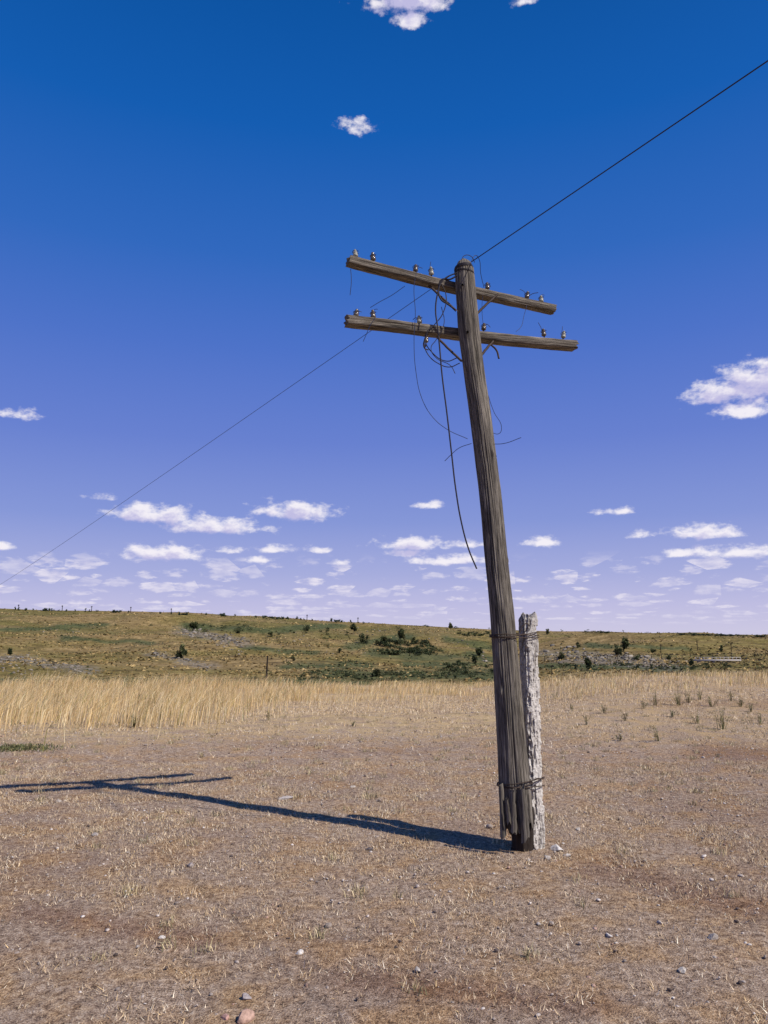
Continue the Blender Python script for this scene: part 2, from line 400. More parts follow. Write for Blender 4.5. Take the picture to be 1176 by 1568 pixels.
RR2=RR2*(1-.12*vn(thn*7,ZL*3,93)*(1-ss(ZL,zz[0],zz[0]+.3)))
V=np.stack([AX+RR2*np.cos(TH),AY+RR2*np.sin(TH),ZR],-1).reshape(-1,3)
uv=np.stack([thn*.14,ZL],-1).reshape(-1,2)
pl(trimesh('shaft',V,grid_faces(nr,nt_),None,M_wood,True,uv=uv))
def lathe_blob(name,c0,z0,z1,r0,r1,mat,seed,ns=60,nz=40,amp=.02):
    zz_=np.linspace(z0,z1,nz);t=np.linspace(0,2*np.pi,ns,endpoint=False)
    Z_,T_=np.meshgrid(zz_,t,indexing='ij');r=r0+(r1-r0)*(Z_-z0)/(z1-z0)+amp*(fbm(T_*4,Z_*8,seed,3)-.5)*2
    V=np.stack([c0[0]+r*np.cos(T_),c0[1]+r*np.sin(T_),Z_],-1).reshape(-1,3)
    return trimesh(name,V,grid_faces(nz,ns),None,mat,True)
cb=pc(zz[0])
pl(lathe_blob('rotten_core',(cb[0]+.035,cb[1]+.015),-.06,zz[0]+.2,.07,.09,M_char,5))
def slab(name,p0,p1,w0,w1,th_,mat,face,seed):
    p0=np.array(p0,float);p1=np.array(p1,float);d=p1-p0;L=np.linalg.norm(d);d/=L
    f=np.array(face,float);f-=d*(f@d);f/=np.linalg.norm(f);s=np.cross(d,f)
    ns=14;V=[];U=[]
    for i in range(ns+1):
        t=i/ns;c=p0+d*L*t;w=(w0+(w1-w0)*t)/2
        j=.003*(vn(i*.8,seed,seed)-.5)*2
        for a,b_ in((-1,-.5),(-.4,.5),(.3,.62),(1,-.4),(.4,-.7)):
            V.append(c+s*(a*w+j)+f*(b_*th_+j*.5));U.append((a*w,t*L))
    V=np.array(V)
    for k_ in range(5):
        V[k_]-=d*random.uniform(0,.05);V[-5+k_]+=d*random.uniform(-.02,.03)
    return trimesh(name,V,grid_faces(ns+1,5),None,mat,False,uv=np.array(U)*1.0)
pl(slab('splinter_1',P(770,1278,5.62),P(767,1200,5.66),.05,.03,.02,M_wood,(-.5,-1,0),1))
pl(slab('splinter_2',P(787,1272,5.59),P(785,1212,5.61),.05,.035,.02,M_wood,(0,-1,0),2))
pl(slab('splinter_3',P(806,1280,5.61),P(800,1205,5.63),.07,.04,.02,M_wood,(.3,-1,0),3))
pl(slab('splinter_4',P(779,1256,5.585),P(776,1222,5.59),.03,.02,.015,M_wood,(-.2,-1,0),4))
# cross arms
def beam(name,a,b,w,h,mat,seed,roll=0.0):
    a=np.array(a,float);b=np.array(b,float);d=b-a;L=np.linalg.norm(d);d/=L
    up=np.array([0,0,1.]);up-=d*(up@d);up/=np.linalg.norm(up);s=np.cross(d,up)
    nl,nsq=140,40;t=np.linspace(0,1,nl);ph=np.linspace(0,2*np.pi,nsq,endpoint=False)+.01
    TT,PH=np.meshgrid(t,ph,indexing='ij')
    c,s_=np.cos(PH),np.sin(PH);q=(np.abs(c)**8+np.abs(s_)**8)**(-1/8)
    n=(fbm(PH*7,TT*L*2.5,seed,3)-.5)*.10+(fbm(PH*2,TT*L*7,seed+4,3)-.5)*.14
    for i in range(12):
        p0=rng.uniform(0,6.28);z0=rng.uniform(-.2,.9);n=n-.12*np.clip(1-np.abs(PH-p0)/.10,0,1)*ss(TT,z0,z0+.04)*(1-ss(TT,z0+.3,z0+.35))
    q=q*(1+n)
    Lx=TT*L+ (.03*(vn(PH*2,PH*0,seed+9)-.5))*np.where((TT<.01)|(TT>.99),1,0)
    bend=.012*np.sin(TT*np.pi*1.3+seed)
    V=a+Lx[...,None]*d+(c*q*w/2)[...,None]*s+((s_*q*h/2)+bend)[...,None]*up
    V=V.reshape(-1,3);uv=np.stack([PH*.06,TT*L+seed],-1).reshape(-1,2)
    F_=grid_faces(nl,nsq)
    V=np.vstack([V,a+0*d,b]);uv=np.vstack([uv,[[0,0]],[[.3,.3]]])
    o=trimesh(name,V,F_,None,mat,True,uv=uv)
    me=o.data
    bm=bmesh.new();bm.from_mesh(me);bm.verts.ensure_lookup_table()
    for k_,base in ((nl*nsq,0),(nl*nsq+1,(nl-1)*nsq)):
        for j in range(nsq):
            try: bm.faces.new((bm.verts[k_],bm.verts[base+j],bm.verts[base+(j+1)%nsq]))
            except Exception: pass
    bmesh.ops.recalc_face_normals(bm,faces=bm.faces);bm.to_mesh(me);bm.free()
    return pl(o)
UL,UR=P(533,400,5.66),P(848,476,6.46)
LL,LR=P(530,494,5.75),P(880,529,6.37)
beam('crossarm_upper',UL,UR,.098,.07,M_arm,3)
beam('crossarm_lower',LL,LR,.105,.08,M_arm,8)
def insul(base,up=(0,0,1),s=1.0,nm='insulator',mt0=None):
    pin=[(0,-.02),(.006,-.02),(.006,.035),(0,.035)]
    pf=[(.0,.028),(.016,.026),(.022,.030),(.024,.040),(.022,.050),(.017,.054),(.019,.060),(.020,.068),(.016,.078),(.011,.083),(.013,.088),(.012,.094),(.006,.099),(0,.10)]
    rot=Vector((0,0,1)).rotation_difference(Vector(up)).to_matrix()
    for nm_,pf_,mt in ((nm,pf,mt0 or M_cer),(nm+'_pin',pin,M_iron)):
        ns=20;V=[]
        for r,z in pf_:
            for j in range(ns):
                a=2*math.pi*j/ns;V.append(rot@Vector((r*math.cos(a)*s,r*math.sin(a)*s,z*s))+Vector(base))
        pl(trimesh(nm_,np.array([list(v) for v in V]),grid_faces(len(pf_),ns),None,mt,nm_==nm))
def arm_at(A_,B_,px,off):
    lo,hi=0,1
    for _ in range(30):
        m_=(lo+hi)/2;q=A_.lerp(B_,m_)
        if 588+F*q.x/depth(q)<px: lo=m_
        else: hi=m_
    return A_.lerp(B_,lo)+Vector((0,0,off))
ins_u=[545,572,636,661,747,806,829]
ins_l=[544,572,643,740,834,862]
random.seed(3)
def wire(name,pts,r,mat,radii=None,cyc=False,parent=True,poly=False):
    cu=bpy.data.curves.new(name,'CURVE');cu.dimensions='3D';cu.bevel_depth=r;cu.bevel_resolution=2;cu.resolution_u=8
    sp_=cu.splines.new('POLY' if poly else 'BEZIER')
    (sp_.points if poly else sp_.bezier_points).add(len(pts)-1)
    for i,p in enumerate(pts):
        if poly: sp_.points[i].co=(*p,1);q=sp_.points[i]
        else:
            q=sp_.bezier_points[i];q.co=p;q.handle_left_type=q.handle_right_type='AUTO'
        if radii: q.radius=radii[i]
    sp_.use_cyclic_u=cyc
    cu.materials.append(mat);o=bpy.data.objects.new(name,cu);scene.collection.objects.link(o)
    if parent: pl(o)
    return o
kk_=0
for A_,B_,L,hh in ((UL,UR,ins_u,.032),(LL,LR,ins_l,.036)):
    for px in L:
        kk_+=1
        b=arm_at(A_,B_,px,hh)
        tl=Vector((random.uniform(-.2,.2),random.uniform(-.15,.15),1)).normalized()
        insul(b,tl,random.uniform(.85,1.0),mt0=M_cer2 if kk_%3==1 else M_cer)
        t=b+tl*.055;pts=[t+Vector((.024*math.cos(a),.024*math.sin(a),.003*k_)) for k_,a in enumerate(np.linspace(0,8,10))]
        e=Vector((random.uniform(-1,1),random.uniform(-.5,.5),random.uniform(-.2,1))).normalized()
        pts+=[pts[-1]+e*.03+Vector((0,0,.01)),pts[-1]+e*.06+Vector((random.uniform(-.02,.02),0,random.uniform(-.02,.03)))]
        wire('tie_wire',pts,.0022,M_wire)
hk=P(652,528,5.9)
insul(hk,(.1,0,1),.85,'hanging_insulator')
wire('hook',[P(655,512,5.93),P(650,520,5.9),P(650,533,5.9),P(656,536,5.9)],.005,M_iron)
wire('hook',[P(752,528,6.1),P(760,536,6.08),P(764,549,6.06)],.008,M_iron)
def strap(a,b):
    pl(slab('brace',a,b,.022,.022,.006,M_iron,(0,-1,.2),3))
strap(P(656,436,5.95),P(699,476,5.86));strap(P(760,452,6.12),P(724,486,5.98))
strap(P(672,519,5.95),P(706,552,5.84));strap(P(757,520,6.1),P(735,546,5.96))
for px,py in ((708,436),(716,508)):
    wire('through_bolt',[P(px,py,5.80),P(px,py,6.15)],.009,M_iron)
def wrap(z,dr,n,mat,r,tilt=.0,name='head_wire_wrap'):
    pts=[]
    for i in range(n*16):
        a=i/16*2*math.pi;zc=z+.008*i/16+tilt*math.cos(a);c=pc(zc);R_=pr(zc)+dr
        pts.append(Vector((c[0]+R_*math.cos(a),c[1]+R_*math.sin(a),zc)))
    wire(name,pts,r,mat)
ztop=zz[-1]
wrap(ztop-.10,.004,4,M_wire,.005,.008);wrap(ztop-.145,.004,2,M_wire,.004,-.01)
Q=lambda L,y0,y1:[P(a,b,y0+(y1-y0)*i/(len(L)-1)) for i,(a,b) in enumerate(L)]
wire('drop_cable',Q([(699,418),(685,424),(676,432),(670,450),(667,475),(670,500),(673,530),(677,575),(684,630),(691,690),(698,750),(707,802),(718,842),(730,871)],5.82,5.72),.0062,M_wire)
wire('cable_loop',Q([(700,422),(688,428),(677,428),(672,440),(675,458),(686,466),(697,474)],5.83,5.84),.0075,M_wire)
wire('cable_loop',Q([(673,430),(683,452),(678,480),(663,500),(652,515),(650,528),(657,545),(672,557),(688,562),(704,556)],5.84,5.80),.004,M_wire)
wire('cable_loop',Q([(668,500),(656,505),(651,520),(662,540),(684,553),(700,548)],5.86,5.80),.004,M_wire)
wire('cable_loop',Q([(676,470),(680,495),(668,520),(660,533),(668,548),(690,560),(697,572)],5.86,5.80),.003,M_wire)
wire('thin_wire',Q([(638,414),(634,440),(636,480),(634,520),(637,570),(646,610),(662,638),(684,657),(716,672)],5.85,5.85),.0026,M_thin)
wire('thin_wire',Q([(735,560),(746,600),(756,630),(768,655),(764,664),(752,662)],5.9,5.9),.0024,M_thin)
wire('thin_wire',Q([(752,680),(772,679),(798,670)],5.85,5.8),.0026,M_thin)
wire('thin_wire',Q([(681,706),(690,697),(703,686),(722,679)],5.8,5.82),.0026,M_thin)
wire('thin_wire',Q([(721,402),(729,391),(734,398),(736,418),(741,440)],5.95,6.1),.0028,M_thin)
wire('thin_wire',Q([(741,440),(738,470),(740,500)],6.12,6.12),.002,M_thin)
wire('thin_wire',Q([(537,412),(538,430),(536,452)],5.66,5.66),.0024,M_wire)
wire('thin_wire',Q([(620,438),(600,452),(580,463),(567,471)],5.8,5.8),.0026,M_thin)
wire('thin_wire',Q([(574,487),(566,500),(561,512),(556,523)],5.75,5.75),.0024,M_thin)
wire('thin_wire',Q([(808,462),(802,485),(798,500),(790,508)],6.3,6.2),.0022,M_thin)
wire('thin_wire',Q([(806,457),(815,450),(824,448)],6.3,6.3),.003,M_wire)
wire('thin_wire',Q([(705,404),(712,391),(722,393),(727,402)],5.9,5.95),.003,M_wire)
hd=Vector((float(pc(ztop-.05)[0]),float(pc(ztop-.05)[1]),ztop-.06))
def span(name,a,b,sag,r,rad_end):
    n=40;pts=[];rr=[]
    for i in range(n+1):
        t=(i/n)**1.6;p=a.lerp(b,t);p.z-=4*sag*t*(1-t)*.5;pts.append(p);rr.append(1+(rad_end-1)*t)
    return wire(name,pts,r,M_wire if rad_end<1.5 else M_thin,rr,parent=False,poly=True)
dR=P(1176,90,3.6);dirR=(dR-hd);
span('overhead_wire',hd+Vector((.06,-.07,0)),hd+dirR*12,0.0,.0040,1.0)
dL=P(0,893,49.0);span('overhead_wire',hd+Vector((-.09,.05,-.05)),hd+(dL-hd)*1.35,.25,.0026,3.4)
# ---- concrete stake ---------------------------------------------------------------------------
sb=P(820,1312,5.83);stp=P(808,940,5.93)
def stake():
    n1,n2=640,144;t=np.linspace(0,1,n1);ph=np.linspace(0,2*np.pi,n2,endpoint=False)
    TT,PH=np.meshgrid(t,ph,indexing='ij')
    c,s_=np.cos(PH),np.sin(PH);q=(np.abs(c)**12+np.abs(s_)**12)**(-1/12)
    z0,z1=-.05,stp.z
    Zs=z0+(z1-z0)*TT
    hwid=.058
    corner=ss(q,1.12,1.38)
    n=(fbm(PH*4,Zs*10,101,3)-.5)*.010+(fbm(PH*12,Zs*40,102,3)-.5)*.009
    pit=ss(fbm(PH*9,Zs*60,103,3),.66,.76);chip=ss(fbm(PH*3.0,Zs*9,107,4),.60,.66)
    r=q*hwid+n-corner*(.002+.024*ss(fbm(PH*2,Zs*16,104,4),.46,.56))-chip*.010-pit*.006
    r=r*(1-.45*ss(TT,.97,1)*fbm(PH*3,PH*0,105,2))
    rot=math.radians(24)
    cx=sb.x+(stp.x-sb.x)*TT;cy=sb.y+(stp.y-sb.y)*TT
    lx,ly=r*c,r*s_
    Zs2=Zs+np.where(TT>.98,.07*(fbm(PH*2.2,PH*0,106,3)-.6),0)
    V=np.stack([cx+lx*math.cos(rot)-ly*math.sin(rot),cy+lx*math.sin(rot)+ly*math.cos(rot),Zs2],-1).reshape(-1,3)
    F_=grid_faces(n1,n2)
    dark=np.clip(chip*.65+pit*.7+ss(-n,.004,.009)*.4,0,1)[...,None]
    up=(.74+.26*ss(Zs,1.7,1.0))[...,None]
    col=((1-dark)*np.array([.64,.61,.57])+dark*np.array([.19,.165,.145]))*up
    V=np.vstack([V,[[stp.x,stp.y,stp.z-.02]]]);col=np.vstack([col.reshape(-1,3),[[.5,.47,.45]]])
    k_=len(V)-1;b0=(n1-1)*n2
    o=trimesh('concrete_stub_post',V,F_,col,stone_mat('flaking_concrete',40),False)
    bm=bmesh.new();bm.from_mesh(o.data);bm.verts.ensure_lookup_table()
    for j in range(n2): bm.faces.new((bm.verts[b0+j],bm.verts[b0+(j+1)%n2],bm.verts[k_]))
    bm.to_mesh(o.data);bm.free()
    return o
stake()
def hull(pts):
    pts=sorted(map(tuple,pts))
    def half(ps):
        h=[]
        for p in ps:
            while len(h)>1 and (h[-1][0]-h[-2][0])*(p[1]-h[-2][1])-(h[-1][1]-h[-2][1])*(p[0]-h[-2][0])<=0:h.pop()
            h.append(p)
        return h
    a=half(pts);b=half(pts[::-1]);return a[:-1]+b[:-1]
def binding(z,n,spread,seed):
    rr=random.Random(seed)
    for k_ in range(n):
        zc=z+rr.uniform(-spread,spread);c=pc(zc);R_=pr(zc)+.012
        pts=[(c[0]+R_*math.cos(a),c[1]+R_*math.sin(a)) for a in np.linspace(0,6.28,40)]
        t=(zc+.05)/(stp.z+.05);sx=sb.x+(stp.x-sb.x)*t;sy=sb.y+(stp.y-sb.y)*t;rt=math.radians(24)
        for a in (45,135,225,315):
            aa=math.radians(a)+rt;pts.append((sx+.084*math.cos(aa),sy+.084*math.sin(aa)))
        hp=hull(pts);tx,ty=rr.uniform(-.12,.12),rr.uniform(-.1,.1)
        P3=[Vector((p[0],p[1],zc+(p[0]-c[0])*tx+(p[1]-c[1])*ty+rr.uniform(-.002,.002))) for p in hp]
        wire('binding_wire',P3,.0035,M_iron,cyc=True,poly=True)
zb1=P(770,972,5.7).z;zb2=P(790,1205,5.65).z
binding(zb1,3,.012,1);binding(zb2,3,.014,2)
wire('binding_wire_end',Q([(796,968),(801,958),(808,955),(806,964),(798,974)],5.78,5.8),.004,M_iron)
wire('binding_wire_end',Q([(800,1203),(812,1197),(826,1192),(829,1196)],5.7,5.75),.004,M_iron)
# ---- shrubs and trees ----------------------------------------------------------------------------
def foliage(cx,cy,cz,rx,ry,rz,n,leaf,pal,rr):
    k_=max(4,int(n/60));cl=rr.normal(size=(k_,3));cl/=np.linalg.norm(cl,axis=1)[:,None];cl*=rr.random((k_,1))**.4
    ci=rr.integers(0,k_,n);p=cl[ci]*.75+rr.normal(0,.17,(n,3))
    V0=p*np.array([rx,ry,rz])+np.array([cx,cy,cz])
    a=rr.normal(size=(n,3));a/=np.linalg.norm(a,axis=1)[:,None];b=rr.normal(size=(n,3));b=np.cross(a,b);b/=np.linalg.norm(b,axis=1)[:,None]
    s=leaf*rr.uniform(.6,1.4,(n,1))
    V=np.stack([V0-a*s,V0+a*s*.3+b*s*.7,V0+a*s,],1).reshape(-1,3)
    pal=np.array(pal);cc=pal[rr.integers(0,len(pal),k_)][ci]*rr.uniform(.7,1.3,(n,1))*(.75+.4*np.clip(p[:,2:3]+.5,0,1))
    return V,np.repeat(cc,3,axis=0)
GP=[(.05,.065,.026),(.075,.088,.034),(.038,.05,.022),(.115,.115,.048)]
def shrub(name,px,py,w,h,n=500,pal=GP,seed=0,trunk=False):
    p=hit(px,py);d=depth(p);W=w*d/F/2;Hh=h*d/F;rr=np.random.default_rng(seed+int(px*7+py))
    Vs=[];Cs=[]
    zc=Hh*.55 if trunk else Hh*.45
    V,C=foliage(0,0,zc,W,W*.8,Hh*(.45 if trunk else .55),n,max(W,Hh)*.11,pal,rr);V[:,2]=np.maximum(V[:,2],0)
    Vs.append(V);Cs.append(C)
    for j in range(5):
        a=rr.uniform(0,6.28);e=np.array([math.cos(a)*W*.6,math.sin(a)*W*.5,Hh*rr.uniform(.5,.9)]) if j else np.array([0,0,Hh*.9])
        s0=np.array([0,0,Hh*(.15 if j else 0)]);r0=Hh*.03
        for q in range(3):
            an=q*2.09;o0=np.array([math.cos(an),math.sin(an),0])*r0;o1=np.array([math.cos(an+2.09),math.sin(an+2.09),0])*r0
            Vs.append(np.array([s0+o0,s0+o1,e]));Cs.append(np.tile([[.06,.045,.03]],(3,1)))
    V=np.vstack(Vs);C=np.vstack(Cs)
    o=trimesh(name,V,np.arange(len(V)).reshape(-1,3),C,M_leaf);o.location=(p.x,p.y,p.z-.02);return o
for px,py,w,h,t in [(275,1008,20,24,0),(575,1036,24,20,0),(297,966,14,18,1),(615,984,11,24,1),(588,990,14,18,1),(556,985,20,16,0),(542,970,10,16,1),(955,998,20,26,1),(945,1004,16,16,0),
    (900,1025,12,20,1),(1105,998,9,10,0),(838,972,8,10,1),(15,1003,10,14,0),(690,964,8,12,1),(735,1004,14,18,0),(728,1016,14,14,0),(415,975,12,9,0),(860,1010,14,14,0),(1060,1020,12,12,0),(470,966,12,9,0),(640,1000,20,14,0),(365,970,10,9,0),(975,1012,14,10,0),(1025,1010,10,9,0),(885,992,10,10,0),
    (700,1030,18,14,0),(520,1000,10,8,0),(448,1012,10,8,0),(1000,1000,10,8,0)]:
    shrub('tree' if t else 'shrub',px,py,w,h,420,trunk=bool(t))
def thicket(name,items,seed,pal=GP):
    rr=np.random.default_rng(seed);Vs=[];Cs=[]
    for px,py,w,h,n in items:
        p=hit(px,py);d=depth(p);W=w*d/F/2;Hh=h*d/F
        V,C=foliage(p.x,p.y,p.z+Hh*.35,W,W*.6,Hh*.5,n,Hh*.16,pal,rr)
        Vs.append(V);Cs.append(C)
    V=np.vstack(Vs);C=np.vstack(Cs)
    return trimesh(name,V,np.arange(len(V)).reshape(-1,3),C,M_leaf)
rr=random.Random(5)
it_=[(rr.uniform(582,665),rr.uniform(984,1004),rr.uniform(14,32),rr.uniform(7,13),170) for _ in range(40)]
it_+=[(rr.uniform(705,750),rr.uniform(966,976),14,7,100) for _ in range(12)]
it_+=[(rr.uniform(285,410),rr.uniform(958,970),14,5,90) for _ in range(18)]
it_+=[(rr.uniform(410,560),rr.uniform(962,980),10,5,80) for _ in range(18)]
it_+=[(rr.uniform(460,760),rr.uniform(1030,1044),rr.uniform(14,34),rr.uniform(5,9),100) for _ in range(60)]
it_+=[(rr.uniform(680,760),rr.uniform(1018,1036),rr.uniform(14,26),rr.uniform(6,11),120) for _ in range(20)]
it_+=[(rr.uniform(830,1176),rr.uniform(1018,1026),rr.uniform(10,24),rr.uniform(4,8),80) for _ in range(36)]
it_+=[(rr.uniform(380,560),rr.uniform(1036,1044),rr.uniform(10,24),rr.uniform(3,6),80) for _ in range(12)]
it_+=[(rr.uniform(0,1176),rr.uniform(958,1030),rr.uniform(4,9),rr.uniform(3,6),30) for _ in range(190)]
thicket('bush_thicket',it_,3)
it_=[]
for px in list(np.arange(0,560,7)):
    if rr.random()<.5:
        sk=float(np.interp(px,SKX,SKY));it_.append((px+rr.uniform(-4,4),sk+2.2,rr.uniform(3,6),rr.uniform(3,7),60))
for c,w_ in ((285,14),(415,20),(435,20),(340,10),(185,10),(520,14),(75,8)):
    for _ in range(5): it_.append((c+rr.uniform(-w_,w_),float(np.interp(c,SKX,SKY))+2.5,9,6,80))
for a,b,n in ((895,935,12),(1035,1176,44),(1090,1130,8),(650,700,4)):
    for _ in range(n):
        px=rr.uniform(a,b);it_.append((px,float(np.interp(px,SKX,SKY))+2.0,12,5,70))
thicket('distant_tree_line',it_,9,[(.04,.06,.035),(.055,.075,.04)])
# hillside grass texture: low, same tone as the slope with a few dark scrub specks
n=52000;r=65*(420/65)**rng.random(n);a=rng.uniform(-.60,.60,n);x,y=r*np.sin(a),r*np.cos(a)
z=H(x,y);PX,PY=proj(np.stack([x,y,z],-1));gm=segm(PX,PY,GS,.7)
cl=fbm(x*.09,y*.09,111,4);keep=rng.random(n)<(.25+.75*ss(cl,.42,.6))*.8;x,y,r,gm=x[keep],y[keep],r[keep],gm[keep];n=len(x)
c=pick(n,[(.28,.195,.078),(.20,.14,.055),(.40,.285,.125),(.09,.07,.03)],[.4,.3,.2,.10])
c=np.where((rng.random(n)<gm*.7+.05)[:,None],pick(n,[(.045,.055,.022),(.075,.082,.03)],[.5,.5]),c)
blades('hillside_grass',x,y,rng.uniform(.10,.30,n)*(.5+r/250),rng.uniform(.25,.7,n)*(.5+r/250),rng.uniform(.3,1.2,n),c,M_grass,two=False)
iv1,it1=icos(1)
def outcrop(items,seed):
    rr=np.random.default_rng(seed);Vs=[];Ts=[];Cs=[];o=0
    for (x0,x1,y0,y1,n,smin,smax) in items:
        for _ in range(n):
            px=rr.uniform(x0,x1);py=y0+(y1-y0)*(px-x0)/(x1-x0)+rr.normal(0,4.0)
            p=hit(px,py);d=depth(p);s=rr.uniform(smin,smax)*rr.uniform(.4,1)*d/F
            v=iv1*(1+rr.uniform(-.28,.28,(len(iv1),1)))*np.array([1.3,1,.8])*s*rr.uniform(.7,1.2,3)
            Vs.append(v+np.array([p.x,p.y,p.z+s*.1]));Ts.append(it1+o);o+=len(v)
            Cs.append(np.tile(np.array([[.27,.24,.20]])*rr.uniform(.35,1.25),(len(v),1)))
    return trimesh('rocky_outcrop',np.vstack(Vs),np.vstack(Ts),np.vstack(Cs),M_rock)
outcrop([(0,60,1008,1012,60,1.2,3.4),(40,140,1012,1028,70,1.2,3.2),(0,50,1022,1028,30,1,3)],1)
outcrop([(280,375,968,984,100,1.2,3.6),(330,380,985,998,26,1,2.6),(235,320,1002,1020,54,1,3.2)],2)
outcrop([(832,1000,998,1012,120,1.2,4.2),(850,1030,1008,1020,100,1.0,3.6),(960,1060,1008,1018,30,1,2.8),(735,750,1000,1018,12,1.5,3.2)],3)
outcrop([(60,130,966,972,12,1,2),(420,470,972,978,12,.8,2),(540,600,962,966,18,.8,2),(640,720,978,985,14,.8,2),(400,560,990,1000,24,.7,1.8)],4)
def post(px,py,top,wpx,name,arm=False):
    p=hit(px,py);d=depth(p);h=(py-top)*d/F;r=wpx*d/F/2
    nz=8;ns=8;V=[]
    for i in range(nz):
        t=i/(nz-1)
        for j in range(ns):
            a=2*math.pi*j/ns;q=r*(1-.35*t);V.append((q*math.cos(a)+.02*h*t*t,q*math.sin(a),h*t-.05))
    F_=grid_faces(nz,ns).tolist()
    if arm:
        for zc in (h*.9,h*.8):
            b0=len(V)
            for sx in(-1,1):
                for sy in(-1,1):
                    for sz in(-1,1): V.append((sx*h*.12+.016*h,sy*r*.5-r,zc+sz*r*.5))
            for q in((0,1,3,2),(4,6,7,5),(0,4,5,1),(2,3,7,6),(0,2,6,4),(1,5,7,3)): F_.append([b0+k_ for k_ in q])
    o=trimesh(name,np.array(V),np.array(F_),None,M_char);o.location=p;return o
post(408,1046,1004,3,'distant_utility_pole')
for i,px in enumerate([28,95,140,200,262,470,548]):
    post(px,float(np.interp(px,SKX,SKY))+2,float(np.interp(px,SKX,SKY))-7,1.2,'distant_utility_pole',True)
for px,b_,t_ in ((1068,996,980),(1120,998,984),(1012,1000,986),(845,1035,1018)):
    post(px,b_,t_,1.2,'distant_utility_pole',True)
def bridge():
    e=empty('road_bridge')
    a=hit(1052,1016);d=depth(a);k_=d/F
    def box(nm,c,s,mat,rz=0):
        V=np.array([(sx*s[0]/2,sy*s[1]/2,sz*s[2]/2) for sx in(-1,1) for sy in(-1,1) for sz in(-1,1)])+np.array(c)
        T=np.array([(0,1,3,2),(4,6,7,5),(0,4,5,1),(2,3,7,6),(0,2,6,4),(1,5,7,3)])
        o=trimesh(nm,V,T,None,mat);o.parent=e;return o
    mc=flatmat('bridge_concrete',(.42,.38,.35),.9,0,.2,2)
    c0=P(1098,1011,a.y);L=70*k_
    box('deck',(c0.x,c0.y,c0.z),(L,9*k_,2.2*k_),mc)
    for i in range(12):
        px=1064+i*6.2;q=P(px,1008,a.y);box('parapet_post_%d'%i,(q.x,q.y-3*k_,c0.z+2.6*k_),(.8*k_,.8*k_,3.4*k_),mc)
    box('parapet_rail',(c0.x,c0.y-3*k_,c0.z+4.5*k_),(L,.7*k_,.7*k_),mc)
    for px in(1070,1092,1116):
        q=P(px,1012,a.y);box('pier',(q.x,q.y,c0.z-5*k_),(3*k_,6*k_,8*k_),mc)
bridge()
for i in range(22):
    px=835+i*16+rr.uniform(-3,3);post(px,1012-(px-835)*.02+rr.uniform(-1,1),1004-(px-835)*.02,1.1,'fence_post')
def weed(px,py,hpx,n,pal,seed,wide=.5):
    p=hit(px,py);d=depth(p);h=hpx*d/F;g=np.random.default_rng(seed);Vs=[];Cs=[]
    for i in range(n):
        a=g.uniform(0,6.28);ln=g.uniform(0,wide);L=h*g.uniform(.5,1);b=np.array([g.normal(0,.06*h),g.normal(0,.06*h),0])
        dr=np.array([math.cos(a)*math.sin(ln),math.sin(a)*math.sin(ln),math.cos(ln)]);t=b+dr*L;s=np.array([math.sin(a),-math.cos(a),0])*.005
        c=np.array(pal[g.integers(len(pal))])*g.uniform(.7,1.2)
        Vs.append([b-s,b+s,t]);Cs+=[c]*3
        for q in range(9):
            w=b+dr*L*g.uniform(.25,1);u=g.normal(size=3);u/=np.linalg.norm(u);s2=np.cross(u,[0,0,1])*.010
            Vs.append([w-s2,w+s2,w+u*.04]);Cs+=[c*g.uniform(.8,1.3)]*3
    V=np.array(Vs).reshape(-1,3)
    o=trimesh('weed_plant',V,np.arange(len(V)).reshape(-1,3),np.array(Cs),M_leaf);o.location=p
WP=[(.22,.19,.085),(.14,.15,.065),(.34,.28,.15)]
for i,(px,py,h,n) in enumerate([(1106,1117,42,18),(1068,1108,22,10),(1008,1135,26,9),(958,1104,22,10),(897,1110,16,8),(950,1134,14,6),(1040,1080,30,20),(1055,1076,24,16),(1090,1082,20,14),(205,1114,22,30),(410,1104,18,10),(418,1075,12,10),(540,1112,10,6),(1004,1080,24,14),(985,1085,18,10),(850,1070,14,10),(1150,1090,20,12),(1135,1082,18,14),(1165,1108,16,10),(925,1092,16,10),(1030,1098,14,8),(875,1088,12,8),(1120,1074,18,14),(1072,1072,18,14)]):
    weed(px,py,h,n,WP,i,.8)
n=900;px=rng.normal(30,28,n);py=rng.normal(1148,3.0,n)
pts=[sight(a_,b_) for a_,b_ in zip(px,py)];x=np.array([q[0]*-(CH+.02)/q[2] for q in pts]);y=np.array([q[1]*-(CH+.02)/q[2] for q in pts])
blades('low_weeds',x,y,rng.uniform(.02,.07,n),rng.uniform(.010,.022,n),rng.uniform(.3,1.4,n),pick(n,[(.09,.10,.04),(.14,.14,.06),(.28,.23,.10)],[.4,.4,.2]),M_leaf)
